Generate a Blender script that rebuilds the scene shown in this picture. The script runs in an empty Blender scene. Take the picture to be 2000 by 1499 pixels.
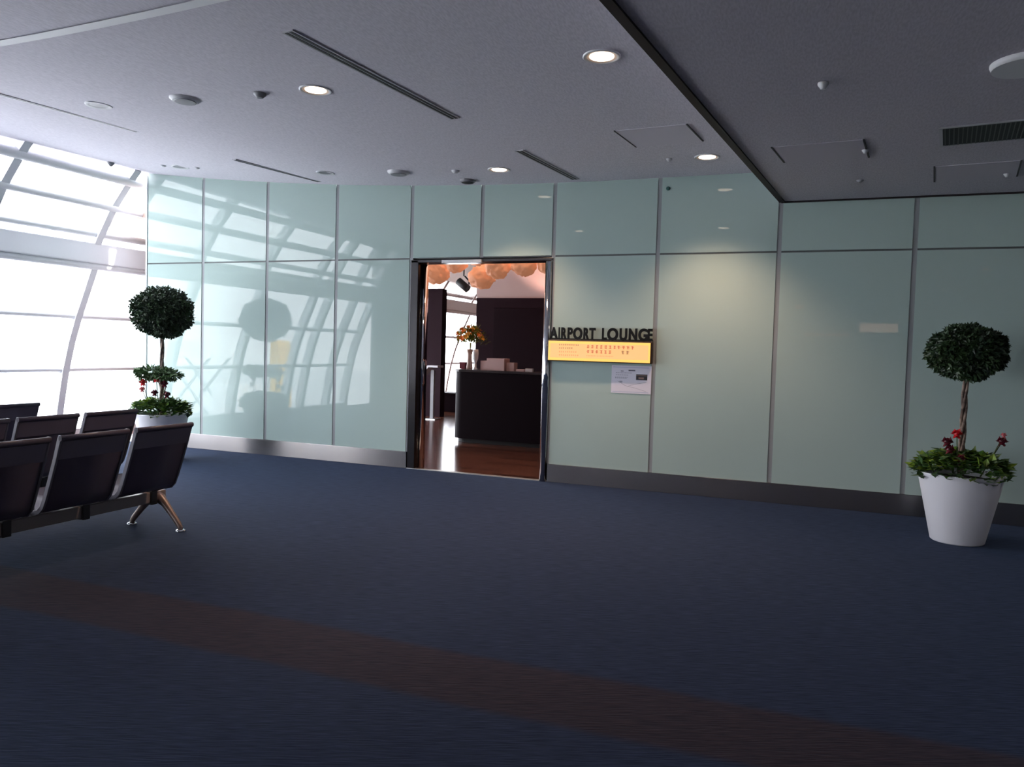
import bpy, bmesh, math, random
from mathutils import Vector, Matrix, noise
R = math.radians
C = bpy.context.scene.collection
sc = bpy.context.scene

# ------------------------------------------------------------------ materials
def mat(name, col, rough=.6, metal=0., spec=.5, emit=None, estr=0., coat=0., aniso=0.):
    m = bpy.data.materials.new(name); m.use_nodes = True
    b = m.node_tree.nodes['Principled BSDF']
    b.inputs['Base Color'].default_value = (*col, 1)
    b.inputs['Roughness'].default_value = rough
    b.inputs['Metallic'].default_value = metal
    b.inputs['Specular IOR Level'].default_value = spec
    b.inputs['Coat Weight'].default_value = coat
    b.inputs['Anisotropic'].default_value = aniso
    if emit:
        b.inputs['Emission Color'].default_value = (*emit, 1)
        b.inputs['Emission Strength'].default_value = estr
    return m
def nt(m):
    n = m.node_tree.nodes; l = m.node_tree.links
    return n, l, n['Principled BSDF']
def noise_mix(m, c1, c2, scale=8, detail=3, stretch=(1,1,1), lo=.35, hi=.65, bump=0., dist=.002, coord='Object'):
    n, l, b = nt(m)
    tc = n.new('ShaderNodeTexCoord'); mp = n.new('ShaderNodeMapping'); mp.inputs['Scale'].default_value = stretch
    tx = n.new('ShaderNodeTexNoise'); tx.inputs['Scale'].default_value = scale; tx.inputs['Detail'].default_value = detail
    rp = n.new('ShaderNodeValToRGB'); rp.color_ramp.elements[0].position = lo; rp.color_ramp.elements[1].position = hi
    rp.color_ramp.elements[0].color = (*c1, 1); rp.color_ramp.elements[1].color = (*c2, 1)
    l.new(tc.outputs[coord], mp.inputs['Vector']); l.new(mp.outputs[0], tx.inputs['Vector'])
    l.new(tx.outputs['Fac'], rp.inputs['Fac']); l.new(rp.outputs[0], b.inputs['Base Color'])
    if bump:
        bp = n.new('ShaderNodeBump'); bp.inputs['Strength'].default_value = bump; bp.inputs['Distance'].default_value = dist
        l.new(tx.outputs['Fac'], bp.inputs['Height']); l.new(bp.outputs[0], b.inputs['Normal'])
    return m

M = {}
M['glass_panel'] = mat('milky_glass', (.36, .455, .425), .5, spec=.5, coat=0)
n, l, b = nt(M['glass_panel']); b.inputs['Coat Weight'].default_value = .85; b.inputs['Coat Roughness'].default_value = .012
b.inputs['Coat IOR'].default_value = 1.41; b.inputs['Roughness'].default_value = .9; b.inputs['Specular IOR Level'].default_value = .1
M['joint'] = mat('joint_silicone', (.24, .255, .265), .5)
M['joint_dark'] = mat('joint_dark_grey', (.09, .10, .10), .5)  # dark grey of the transom joint
M['backing'] = mat('backing', (.2, .2, .2), .8)
M['steel'] = mat('brushed_steel', (.36, .34, .335), .22, 1)
def brushed(m):
    n, l, b = nt(m); b.inputs['Anisotropic'].default_value = .75; b.inputs['Roughness'].default_value = .23
    cx = n.new('ShaderNodeCombineXYZ'); cx.inputs[2].default_value = 1; l.new(cx.outputs[0], b.inputs['Tangent'])
brushed(M['steel'])
M['chrome'] = mat('polished_steel', (.62, .63, .66), .06, 1)
M['dark_frame'] = mat('dark_frame', (.028, .027, .030), .2, .5)
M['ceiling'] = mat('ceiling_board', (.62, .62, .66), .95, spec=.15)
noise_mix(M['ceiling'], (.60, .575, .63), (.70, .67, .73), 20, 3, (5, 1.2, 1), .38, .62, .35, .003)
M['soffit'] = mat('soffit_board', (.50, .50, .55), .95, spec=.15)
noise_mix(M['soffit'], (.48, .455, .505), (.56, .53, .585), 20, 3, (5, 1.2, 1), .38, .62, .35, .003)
M['ceil_strip'] = mat('ceiling_strip', (.85, .85, .86), .6)
M['bronze_trim'] = mat('bronze_trim', (.024, .018, .019), .6, spec=.2)
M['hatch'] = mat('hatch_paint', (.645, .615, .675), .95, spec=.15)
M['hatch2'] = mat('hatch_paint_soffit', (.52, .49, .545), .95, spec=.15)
M['black'] = mat('black_slot', (.012, .012, .014), .6)
M['gap'] = mat('shadow_gap', (.05, .05, .055), .8)
M['slot_metal'] = mat('slot_metal', (.42, .41, .44), .5, .2)
M['white_fit'] = mat('white_fitting', (.62, .62, .64), .5)
M['grey_fit'] = mat('grey_fitting', (.22, .22, .24), .5)
M['white_paint'] = mat('white_paint', (.86, .86, .88), .45)
M['lamp'] = mat('lamp_face', (1, .9, .8), .5, emit=(1, .80, .60), estr=9)
M['lamp_ring'] = mat('lamp_ring', (.85, .70, .6), .4)  # warm tint painted in for the lamp's glow on the reflector
M['wall_dark'] = mat('wall_neutral', (.55, .54, .54), .8)
M['wall_rear'] = mat('wall_rear', (.45, .44, .43), .8)
M['seat'] = mat('seat_mesh', (.070, .058, .085), .45)
M['seat_band'] = mat('seat_band', (.13, .11, .145), .5)
M['seat_edge'] = mat('seat_edge', (.16, .155, .18), .38, .3)
M['beam'] = mat('beam_paint', (.26, .22, .215), .4, .2)
M['beam_dark'] = mat('beam_clamp', (.05, .045, .048), .4, .4)
M['leg'] = mat('leg_cast', (.22, .165, .15), .4, .5)
M['alu'] = mat('cast_aluminium', (.6, .6, .6), .35, .9)
M['pot'] = mat('white_pot', (.74, .73, .77), .45)
M['soil'] = mat('soil', (.03, .02, .015), .95)
M['leaf'] = mat('leaf_dark', (.02, .05, .018), .38)
noise_mix(M['leaf'], (.012, .030, .014), (.035, .075, .024), 14, 1)
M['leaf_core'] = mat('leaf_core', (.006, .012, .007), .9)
M['leaf_bright'] = mat('leaf_bright', (.08, .17, .02), .4)
noise_mix(M['leaf_bright'], (.045, .12, .02), (.24, .36, .03), 9, 1, lo=.4, hi=.68)
M['leaf_mid'] = mat('leaf_mid', (.05, .11, .03), .45)
M['bark'] = mat('bark', (.12, .08, .055), .8)
noise_mix(M['bark'], (.07, .045, .035), (.26, .19, .15), 30, 2)
M['red'] = mat('red_petal', (.55, .012, .02), .35)
M['dark_red'] = mat('dark_red_petal', (.12, .008, .02), .35)
M['pink'] = mat('pink_petal', (.65, .18, .2), .4)
M['stem'] = mat('flower_stem', (.06, .09, .03), .5)
M['wood'] = mat('lounge_wood', (.16, .06, .035), .16)
M['counter'] = mat('counter_dark', (.009, .005, .008), .55, spec=.08)
M['counter_top'] = mat('counter_top', (.03, .025, .028), .25)
M['dark_wall'] = mat('dark_panel', (.018, .008, .012), .6, spec=.05)
M['dark_wall2'] = mat('dark_panel_deep', (.012, .005, .008), .6, spec=.05)
M['lounge_wall'] = mat('lounge_wall', (.55, .42, .40), .8)
M['lounge_ceiling'] = mat('lounge_ceiling', (.45, .33, .28), .9)
M['lantern'] = mat('lantern_paper', (.80, .42, .27), .7, emit=(1, .40, .20), estr=.28)
M['vase'] = mat('vase_brown', (.35, .22, .18), .4)
M['vase_glass'] = mat('vase_white', (.8, .85, .9), .15)
M['paper'] = mat('white_paper', (.62, .6, .68), .7)
M['card'] = mat('card_box', (.55, .40, .40), .6)
M['ink'] = mat('ink', (.10, .10, .13), .7)
M['ink_blue'] = mat('ink_blue', (.36, .40, .55), .7)
M['ink_soft'] = mat('ink_soft', (.30, .30, .36), .7)
M['photo_dark'] = mat('photo_dark', (.03, .025, .03), .6)
M['photo_warm'] = mat('photo_warm', (.25, .15, .12), .6)
M['letters'] = mat('letter_black', (.008, .009, .010), .5, spec=.12)
M['sign_case'] = mat('sign_case', (.03, .012, .008), .4)
M['sign_face'] = mat('sign_face', (.25, .15, .06), .5, emit=(1, .53, .21), estr=.92)
M['sign_edge'] = mat('sign_edge', (.25, .15, .05), .5, emit=(1, .62, .13), estr=1.0)
M['sign_red'] = mat('sign_red', (.12, .03, .02), .5, emit=(.85, .12, .05), estr=.62)
M['sign_brown'] = mat('sign_brown', (.08, .04, .02), .5, emit=(.50, .20, .08), estr=.40)
M['sign_soft'] = mat('sign_soft', (.2, .1, .05), .5, emit=(.80, .34, .12), estr=.8)
M['fl_orange'] = mat('fl_orange', (.75, .22, .02), .5)
M['fl_yellow'] = mat('fl_yellow', (.75, .42, .04), .5)
M['fl_green'] = mat('fl_green', (.16, .20, .02), .5)
M['apron'] = mat('apron_concrete', (.42, .43, .44), .9)
noise_mix(M['apron'], (.55, .56, .57), (.64, .65, .66), .15, 4, coord='Object')
M['veh_white'] = mat('vehicle_white', (.85, .86, .88), .3)
M['veh_yellow'] = mat('vehicle_yellow', (.75, .42, .03), .4)
M['rubber'] = mat('rubber', (.02, .02, .02), .7)
M['warm_panel'] = mat('warm_panel', (.9, .6, .4), .5, emit=(1, .62, .42), estr=3.2)
M['teal'] = mat('teal_dot', (.02, .09, .08), .5)
# window glass : thin, mostly clear, physically plausible reflection
g = bpy.data.materials.new('window_glass'); g.use_nodes = True
nn, ll = g.node_tree.nodes, g.node_tree.links; nn.clear()
o_ = nn.new('ShaderNodeOutputMaterial'); mx = nn.new('ShaderNodeMixShader'); tr = nn.new('ShaderNodeBsdfTransparent'); gl = nn.new('ShaderNodeBsdfGlossy'); fr = nn.new('ShaderNodeFresnel')
gl.inputs['Roughness'].default_value = .01; tr.inputs['Color'].default_value = (.97, .98, .98, 1); fr.inputs['IOR'].default_value = 1.12
ge = nn.new('ShaderNodeNewGeometry'); sb = nn.new('ShaderNodeMath'); sb.operation = 'SUBTRACT'; sb.inputs[0].default_value = 1; ll.new(ge.outputs['Backfacing'], sb.inputs[1])
mu = nn.new('ShaderNodeMath'); mu.operation = 'MULTIPLY'; ll.new(fr.outputs[0], mu.inputs[0]); ll.new(sb.outputs[0], mu.inputs[1])
ll.new(mu.outputs[0], mx.inputs[0]); ll.new(tr.outputs[0], mx.inputs[1]); ll.new(gl.outputs[0], mx.inputs[2]); ll.new(mx.outputs[0], o_.inputs[0])
M['glass'] = g

# carpet : blue ribbed carpet with one brown-red band running along X
def make_carpet():
    m = mat('carpet', (.03, .05, .09), .95, spec=.12); n, l, b = nt(m)
    b.inputs['Sheen Weight'].default_value = .05; b.inputs['Sheen Roughness'].default_value = .45; b.inputs['Sheen Tint'].default_value = (.35, .58, 1, 1)
    tc = n.new('ShaderNodeTexCoord'); sp = n.new('ShaderNodeSeparateXYZ'); l.new(tc.outputs['Object'], sp.inputs[0])
    nz = n.new('ShaderNodeTexNoise'); nz.inputs['Scale'].default_value = 1.1; nz.inputs['Detail'].default_value = 4
    l.new(tc.outputs['Object'], nz.inputs['Vector'])
    def math_(op, a, bv=None, c=None):
        x = n.new('ShaderNodeMath'); x.operation = op
        for i, v in enumerate((a, bv, c)):
            if v is None: continue
            if isinstance(v, (int, float)): x.inputs[i].default_value = v
            else: l.new(v, x.inputs[i])
        return x.outputs[0]
    m0 = n.new('ShaderNodeMapping'); m0.inputs['Rotation'].default_value = (0, 0, R(-22.5)); l.new(tc.outputs['Object'], m0.inputs['Vector'])
    mp = n.new('ShaderNodeMapping'); mp.inputs['Scale'].default_value = (9, 120, 1); l.new(m0.outputs[0], mp.inputs['Vector'])
    fn = n.new('ShaderNodeTexNoise'); fn.inputs['Scale'].default_value = 1.; fn.inputs['Detail'].default_value = 2; l.new(mp.outputs[0], fn.inputs['Vector'])
    # band
    off = math_('MULTIPLY', math_('SUBTRACT', nz.outputs['Fac'], .5), .10)
    dY = math_('ABSOLUTE', math_('ADD', math_('SUBTRACT', sp.outputs['Y'], 2.92), off))
    band = n.new('ShaderNodeMapRange'); band.inputs['From Min'].default_value = .21; band.inputs['From Max'].default_value = .26
    band.inputs['To Min'].default_value = 1; band.inputs['To Max'].default_value = 0; l.new(dY, band.inputs['Value'])
    rp = n.new('ShaderNodeValToRGB'); e = rp.color_ramp.elements
    e[0].position = .30; e[1].position = .72; e[0].color = (.0076, .0115, .027, 1); e[1].color = (.021, .030, .062, 1)
    l.new(fn.outputs['Fac'], rp.inputs['Fac'])
    rb = n.new('ShaderNodeValToRGB'); e = rb.color_ramp.elements
    e[0].position = .30; e[1].position = .72; e[0].color = (.013, .009, .014, 1); e[1].color = (.033, .023, .026, 1)
    l.new(fn.outputs['Fac'], rb.inputs['Fac'])
    mixc = n.new('ShaderNodeMix'); mixc.data_type = 'RGBA'
    l.new(band.outputs[0], mixc.inputs[0]); l.new(rp.outputs[0], mixc.inputs[6]); l.new(rb.outputs[0], mixc.inputs[7])
    l.new(mixc.outputs[2], b.inputs['Base Color'])
    bp = n.new('ShaderNodeBump'); bp.inputs['Strength'].default_value = .6; bp.inputs['Distance'].default_value = .004
    l.new(fn.outputs['Fac'], bp.inputs['Height']); l.new(bp.outputs[0], b.inputs['Normal'])
    return m
M['carpet'] = make_carpet()
def make_wood():
    m = M['wood']; n, l, b = nt(m)
    tc = n.new('ShaderNodeTexCoord'); br = n.new('ShaderNodeTexBrick'); l.new(tc.outputs['Object'], br.inputs['Vector'])
    br.inputs['Scale'].default_value = 1; br.inputs['Brick Width'].default_value = 1.1; br.inputs['Row Height'].default_value = .11
    br.inputs['Mortar Size'].default_value = .002; br.inputs['Color1'].default_value = (.20, .075, .045, 1); br.inputs['Color2'].default_value = (.085, .032, .022, 1)
    br.inputs['Mortar'].default_value = (.02, .01, .008, 1); br.offset = .37
    mp = n.new('ShaderNodeMapping'); mp.inputs['Scale'].default_value = (3, 60, 1); l.new(tc.outputs['Object'], mp.inputs['Vector'])
    nz = n.new('ShaderNodeTexNoise'); nz.inputs['Scale'].default_value = 1; l.new(mp.outputs[0], nz.inputs['Vector'])
    mx = n.new('ShaderNodeMix'); mx.data_type = 'RGBA'; mx.blend_type = 'MULTIPLY'; mx.inputs[0].default_value = .6
    l.new(br.outputs['Color'], mx.inputs[6]); l.new(nz.outputs['Fac'], mx.inputs[7]); l.new(mx.outputs[2], b.inputs['Base Color'])
    bp = n.new('ShaderNodeBump'); bp.inputs['Strength'].default_value = .12; bp.inputs['Distance'].default_value = .002
    l.new(nz.outputs['Fac'], bp.inputs['Height']); l.new(bp.outputs[0], b.inputs['Normal'])
make_wood()

# ------------------------------------------------------------------ mesh helpers
class MB:
    def __init__(s): s.v = []; s.f = []; s.m = []; s.sm = []
    def add(s, vs, fs, mi=0, smooth=False):
        o = len(s.v); s.v += [tuple(v) for v in vs]
        for f in fs: s.f.append([i + o for i in f]); s.m.append(mi); s.sm.append(smooth)
        return s
    def box(s, x0, x1, y0, y1, z0, z1, mi=0):
        x0, x1 = sorted((x0, x1)); y0, y1 = sorted((y0, y1)); z0, z1 = sorted((z0, z1))
        v = [(x0,y0,z0),(x1,y0,z0),(x1,y1,z0),(x0,y1,z0),(x0,y0,z1),(x1,y0,z1),(x1,y1,z1),(x0,y1,z1)]
        return s.add(v, [(0,3,2,1),(4,5,6,7),(0,1,5,4),(1,2,6,5),(2,3,7,6),(3,0,4,7)], mi)
    def prism(s, prof, y0, y1, mi=0, axis='Y', smooth=False):
        # closed outline prof (a,b) extruded along axis
        def P(a, b, t): return {'Y': (a, t, b), 'X': (t, a, b), 'Z': (a, b, t)}[axis]
        n_ = len(prof); v = [P(a, b, y0) for a, b in prof] + [P(a, b, y1) for a, b in prof]
        fs = [(i, (i+1) % n_, (i+1) % n_ + n_, i + n_) for i in range(n_)]
        s.add(v, fs, mi, smooth)
        s.add(v, [tuple(range(n_))[::-1], tuple(range(n_, 2*n_))], mi, False)
        return s
    def ribbon(s, pts, th, y0, y1, mi=0, smooth=True):
        # open polyline pts in XZ thickened by th, extruded in Y
        L = [Vector((a, b)) for a, b in pts]; A = []; B = []
        for i, p in enumerate(L):
            d = (L[min(i+1, len(L)-1)] - L[max(i-1, 0)]).normalized(); nrm = Vector((-d.y, d.x))
            A.append(p + nrm*th/2); B.append(p - nrm*th/2)
        out = [tuple(a) for a in A] + [tuple(b_) for b_ in reversed(B)]
        n_ = len(L)
        v = [(a, y0, b_) for a, b_ in out] + [(a, y1, b_) for a, b_ in out]; T = len(out)
        s.add(v, [(i, (i+1) % T, (i+1) % T + T, i+T) for i in range(T)], mi, smooth)
        caps = []
        for i in range(n_-1):
            caps.append((i, i+1, T-2-i, T-1-i)); caps.append((T+i, T+T-1-i, T+T-2-i, T+i+1))
        s.add(v, caps, mi, False)
        return s
    def tube(s, path, r, n_=10, mi=0, caps=True, flat=1.0):
        P = [Vector(p) for p in path]; rs = r if isinstance(r, (list, tuple)) else [r]*len(P)
        up = Vector((0, 0, 1)); vs = []
        for i, p in enumerate(P):
            d = (P[min(i+1, len(P)-1)] - P[max(i-1, 0)]).normalized()
            a = d.cross(up)
            if a.length < 1e-3: a = d.cross(Vector((1, 0, 0)))
            a.normalize(); b_ = d.cross(a).normalized()
            for k in range(n_):
                t = 2*math.pi*k/n_
                vs.append(p + a*math.cos(t)*rs[i]*flat + b_*math.sin(t)*rs[i])
        fs = [(i*n_+k, i*n_+(k+1) % n_, (i+1)*n_+(k+1) % n_, (i+1)*n_+k) for i in range(len(P)-1) for k in range(n_)]
        s.add(vs, fs, mi, True)
        if caps: s.add(vs, [tuple(range(n_))[::-1], tuple(range((len(P)-1)*n_, len(P)*n_))], mi, False)
        return s
    def lathe(s, prof, c=(0,0,0), n_=40, mi=0, smooth=True, close=True):
        vs = []
        for r, z in prof:
            for k in range(n_):
                t = 2*math.pi*k/n_; vs.append((c[0]+r*math.cos(t), c[1]+r*math.sin(t), c[2]+z))
        fs = [(i*n_+k, i*n_+(k+1) % n_, (i+1)*n_+(k+1) % n_, (i+1)*n_+k) for i in range(len(prof)-1) for k in range(n_)]
        s.add(vs, fs, mi, smooth)
        if close: s.add(vs, [tuple(range(n_))[::-1], tuple(range((len(prof)-1)*n_, len(prof)*n_))], mi, False)
        return s
    def leaf(s, p, d, up, L, W, mi=0, fold=.25):
        d = d.normalized(); side = d.cross(up)
        if side.length < 1e-4: side = d.cross(Vector((1, 0, .3)))
        side.normalize(); nn_ = side.cross(d)
        a = p; b_ = p + d*L; m1 = p + d*L*.45 + side*W/2 + nn_*W*fold; m2 = p + d*L*.45 - side*W/2 + nn_*W*fold; c_ = p + d*L*.5
        return s.add([a, m1, b_, m2, c_], [(0, 1, 4), (1, 2, 4), (2, 3, 4), (3, 0, 4)], mi, False)
    def build(s, name, mats, parent=None, bevel=0., loc=None):
        me = bpy.data.meshes.new(name); me.from_pydata(s.v, [], s.f)
        if not isinstance(mats, (list, tuple)): mats = [mats]
        for m_ in mats: me.materials.append(M[m_] if isinstance(m_, str) else m_)
        me.polygons.foreach_set('material_index', s.m); me.polygons.foreach_set('use_smooth', s.sm)
        bm = bmesh.new(); bm.from_mesh(me); bmesh.ops.remove_doubles(bm, verts=bm.verts, dist=1e-5)
        bmesh.ops.recalc_face_normals(bm, faces=bm.faces); bm.to_mesh(me); bm.free(); me.update()
        ob = bpy.data.objects.new(name, me); C.objects.link(ob)
        if bevel:
            md = ob.modifiers.new('bevel', 'BEVEL'); md.width = bevel; md.segments = 2; md.limit_method = 'ANGLE'; md.angle_limit = R(40)
        if parent: ob.parent = parent
        if loc: ob.location = loc
        return ob
def root(name, loc, label, cat, group=None, rz=0):
    o = bpy.data.objects.new(name, None); C.objects.link(o); o.location = loc; o.rotation_euler = (0, 0, rz); o.empty_display_size = .1
    return tag(o, label, cat, group)
def tag(o, label, cat, group=None, kind=None):
    o['label'] = label; o['category'] = cat
    if group: o['group'] = group
    if kind: o['kind'] = kind
    return o
def struct(o): o['kind'] = 'structure'; return o
def dup(rt, loc, label, rz=None):
    r = rt.copy(); C.objects.link(r); r.location = loc; r['label'] = label
    if rz is not None: r.rotation_euler = (0, 0, rz)
    for ch in list(rt.children):
        c = ch.copy(); C.objects.link(c); c.parent = r
        for gch in ch.children:
            d = gch.copy(); C.objects.link(d); d.parent = c
    return r

# ------------------------------------------------------------------ ceiling height function (ceiling lifts gently towards the windows)
SH = .112                       # ceiling lines run slightly skew to the glass wall
WY = 7.70                       # face of the glass wall
def zc(x, y):
    u = x - SH*(y - WY)
    t = min(0., u + 1.75)
    return 3.14 + .0101*t*t
def soffit_x(y): return -.363 + SH*(y - WY)
ZS = 2.851

# ------------------------------------------------------------------ setting
XR, YB = 8.0, -12.0
mb = MB(); mb.box(-9.9, XR, YB, WY+.05, -.2, 0); struct(mb.build('floor', 'carpet'))
mb = MB(); mb.box(-9.9, XR, WY+.05, 30, -.2, -.002); o = struct(mb.build('floor_lounge', 'wood'))
# upper curved ceiling
mb = MB(); us = [-8.32 + i*(8.32-.32)/26 for i in range(27)]; ys = [YB + i*(WY-YB)/10 for i in range(11)]
vs = []
for y in ys:
    for i, u in enumerate(us):
        x = u + SH*(y-WY)
        if i == len(us)-1: x = soffit_x(y)
        vs.append((x, y, zc(x, y)))
nu = len(us)
fs = [(j*nu+i, (j+1)*nu+i, (j+1)*nu+i+1, j*nu+i+1) for j in range(len(ys)-1) for i in range(nu-1)]
top = [(v[0], v[1], v[2]+.25) for v in vs]; N = len(vs)
mb.add(vs, fs, 0, True); mb.add(top, [f[::-1] for f in fs], 0, True)
edge = []
for j in range(len(ys)-1): edge.append((j*nu, (j+1)*nu, (j+1)*nu+N, j*nu+N)); edge.append((j*nu+nu-1, j*nu+nu-1+N, (j+1)*nu+nu-1+N, (j+1)*nu+nu-1))
mb.add(vs+top, edge, 0)
struct(mb.build('ceiling', 'ceiling'))
# lower soffit on the right
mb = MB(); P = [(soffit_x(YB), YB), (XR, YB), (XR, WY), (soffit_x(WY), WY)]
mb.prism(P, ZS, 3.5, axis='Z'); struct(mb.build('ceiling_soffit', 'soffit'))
# bronze edge strip below the soffit edge, and along the glass wall
mb = MB(); w = .038
mb.prism([(soffit_x(YB)-.012, YB), (soffit_x(YB)+w, YB), (soffit_x(WY-.03)+w, WY-.03), (soffit_x(WY-.03)-.012, WY-.03)], ZS-.012, ZS+.03, axis='Z')
struct(mb.build('trim_1', 'bronze_trim'))
mb = MB(); mb.box(soffit_x(WY)-.0, XR, WY-.03, WY, ZS-.012, ZS+.01); struct(mb.build('trim_2', 'bronze_trim'))
# pale strip across the upper ceiling at the left
mb = MB()
xs_ = [-8.6 + i*.25 for i in range(25)]
for a, b_ in zip(xs_[:-1], xs_[1:]):
    ya = 3.142 + (a+3.229)*(-.0938); yb = 3.142 + (b_+3.229)*(-.0938)
    v = [(a, ya, zc(a, ya)-.006), (b_, yb, zc(b_, yb)-.006), (b_, yb+.07, zc(b_, yb+.07)-.006), (a, ya+.07, zc(a, ya+.07)-.006)]
    mb.add(v, [(0, 1, 2, 3)], 0); mb.add([(p[0], p[1], p[2]+.008) for p in v], [(0, 3, 2, 1)], 0)
struct(mb.build('trim_3', 'ceil_strip'))

# glass wall : backing, panels, joint strips
XE = -8.26
JX = [XE, -7.312, -6.306, -5.300, -4.300, -2.607, -1.510, -.365, .778, 1.92, 3.06, 4.2, 5.34, 6.48, XR]
HB, HT = .19, 2.385
wall = MB()
def zt(x): return zc(x, WY)-.0
# backing slabs beside and over the door, following the ceiling
def slab(mbx, x0, x1, z0, y0, y1, dz=0, mi=0):
    nseg = max(1, int(abs(x1-x0)/.35)); 
    top_ = [(x0+(x1-x0)*i/nseg) for i in range(nseg+1)]
    prof = [(x0, z0), (x1, z0)] + [(x, (zt(x) if x < -.364 else ZS)+dz) for x in reversed(top_)]
    mbx.prism(prof, y0, y1)
slab(wall, XE, -4.30, 0, WY+.03, WY+.20, .02)
slab(wall, -4.30, -2.607, HT, WY+.03, WY+.20, .02)
slab(wall, -2.607, -.364, 0, WY+.03, WY+.20, .02)
wall.box(-.364, XR, WY+.03, WY+.20, 0, ZS+.3)
wb = struct(wall.build('wall_back', 'backing'))
G = .021
def panel(x0, x1, z0, z1=None):
    mbp = MB()
    if z1 is None: slab(mbp, x0+G, x1-G, z0, WY, WY+.025)
    else: mbp.box(x0+G, x1-G, WY, WY+.025, z0, z1)
    return mbp.build('glass_panel', 'glass_panel', wb)
for i in range(len(JX)-1):
    x0, x1 = JX[i], JX[i+1]
    if i != 4: panel(x0, x1, HB, HT-.009)
    if i == 4:
        panel(x0, -3.434, HT+.009); panel(-3.434, x1, HT+.009)
    elif x0 < -.37: panel(x0, x1, HT+.009)
    else: panel(x0, x1, HT+.009, ZS)
for i, x in enumerate(JX[1:-1]+[-3.434]):
    mbj = MB(); z0 = HT if x == -3.434 else HB
    mbj.box(x-G, x+G, WY+.006, WY+.029, z0, (zt(x) if x < -.37 else ZS)); mbj.build('joint_strip', 'joint', wb)
mbj = MB(); mbj.box(XE, -4.3, WY+.010, WY+.0285, HT-.009, HT+.009); mbj.box(-2.607, XR, WY+.010, WY+.0285, HT-.009, HT+.009); mbj.build('transom_joint', 'joint_dark', wb)
mb = MB(); mb.box(XE-.02, XE, WY-.002, WY+.2, 0, zt(XE)+.0); mb.build('end_cap', 'white_paint', wb)
# baseboards
mb = MB(); mb.box(XE, -4.305, WY-.012, WY+.03, 0, HB); struct(mb.build('baseboard_left', 'steel', bevel=.002))
mb = MB(); mb.box(-2.602, XR, WY-.012, WY+.03, 0, HB); struct(mb.build('baseboard_right', 'steel', bevel=.002))
# door portal
fr_ = MB()
fr_.box(-4.30, -4.205, WY-.004, WY+.20, 0, HT-.02); 
door = struct(fr_.build('door_1', 'dark_frame', bevel=.004))
mb = MB(); mb.box(-4.30, -2.607, WY-.004, WY+.20, HT-.046, HT-.016); mb.build('door_head', 'dark_frame', door, bevel=.003)
mb = MB(); mb.box(-2.672, -2.607, WY+.02, WY+.20, 0, HT-.055); mb.build('door_jamb', 'dark_frame', door)
# rounded polished corner posts (mirror the bright windows)
def halfround(x0, x1, y, z0, z1, depth, name):
    mbh = MB(); pts = [(x1, y+.06), (x0, y+.06)]
    cx = (x0+x1)/2; hw = (x1-x0)/2
    for k in range(13):
        t = math.pi*(1-k/12); pts.append((cx+hw*math.cos(t), y - depth*math.sin(t)))
    mbh.prism(pts, z0, z1, axis='Z', smooth=True); return mbh.build(name, 'chrome', door)
halfround(-2.69, -2.612, WY-.004, 0, HT-.055, .03, 'polished_post')
halfround(-4.215, -4.168, WY+.12, 0, HT-.055, .03, 'polished_post')
mb = MB(); mb.box(-4.29, -4.23, WY+.205, WY+.24, 0, HT-.06); mb.build('sliding_leaf_edge', 'alu', door)
mb = MB(); mb.tube([(-4.175, WY+.10, .95), (-4.155, WY+.09, .98), (-4.155, WY+.09, 1.22), (-4.175, WY+.10, 1.25)], .010); mb.build('door_handle', 'chrome', door)
mb = MB(); mb.box(-4.30, -2.607, WY-.015, WY+.05, -.01, .006); mb.build('threshold', 'alu', door)
mb = MB(); mb.box(-3.90, -3.42, WY-.035, WY-.004, HT-.058, HT-.024)
tag(mb.build('door_sensor', 'white_fit', bevel=.004), 'silver sensor bar over the lounge doorway', 'sensor')

# other walls of the hall
mb = MB(); mb.box(-9.06, -8.98, -1.45, .9, 0, 3.9); mb.box(-9.9, -8.98, YB, YB+.6, 0, 3.9); struct(mb.build('wall_left', 'wall_dark'))
mb = MB(); mb.box(XR, XR+.2, YB, 30, -.1, 3.6); struct(mb.build('wall_right', 'wall_dark'))
mb = MB(); mb.box(-9.95, XR, YB-.2, YB, -.1, 3.9); struct(mb.build('wall_rear', 'wall_rear'))

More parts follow.
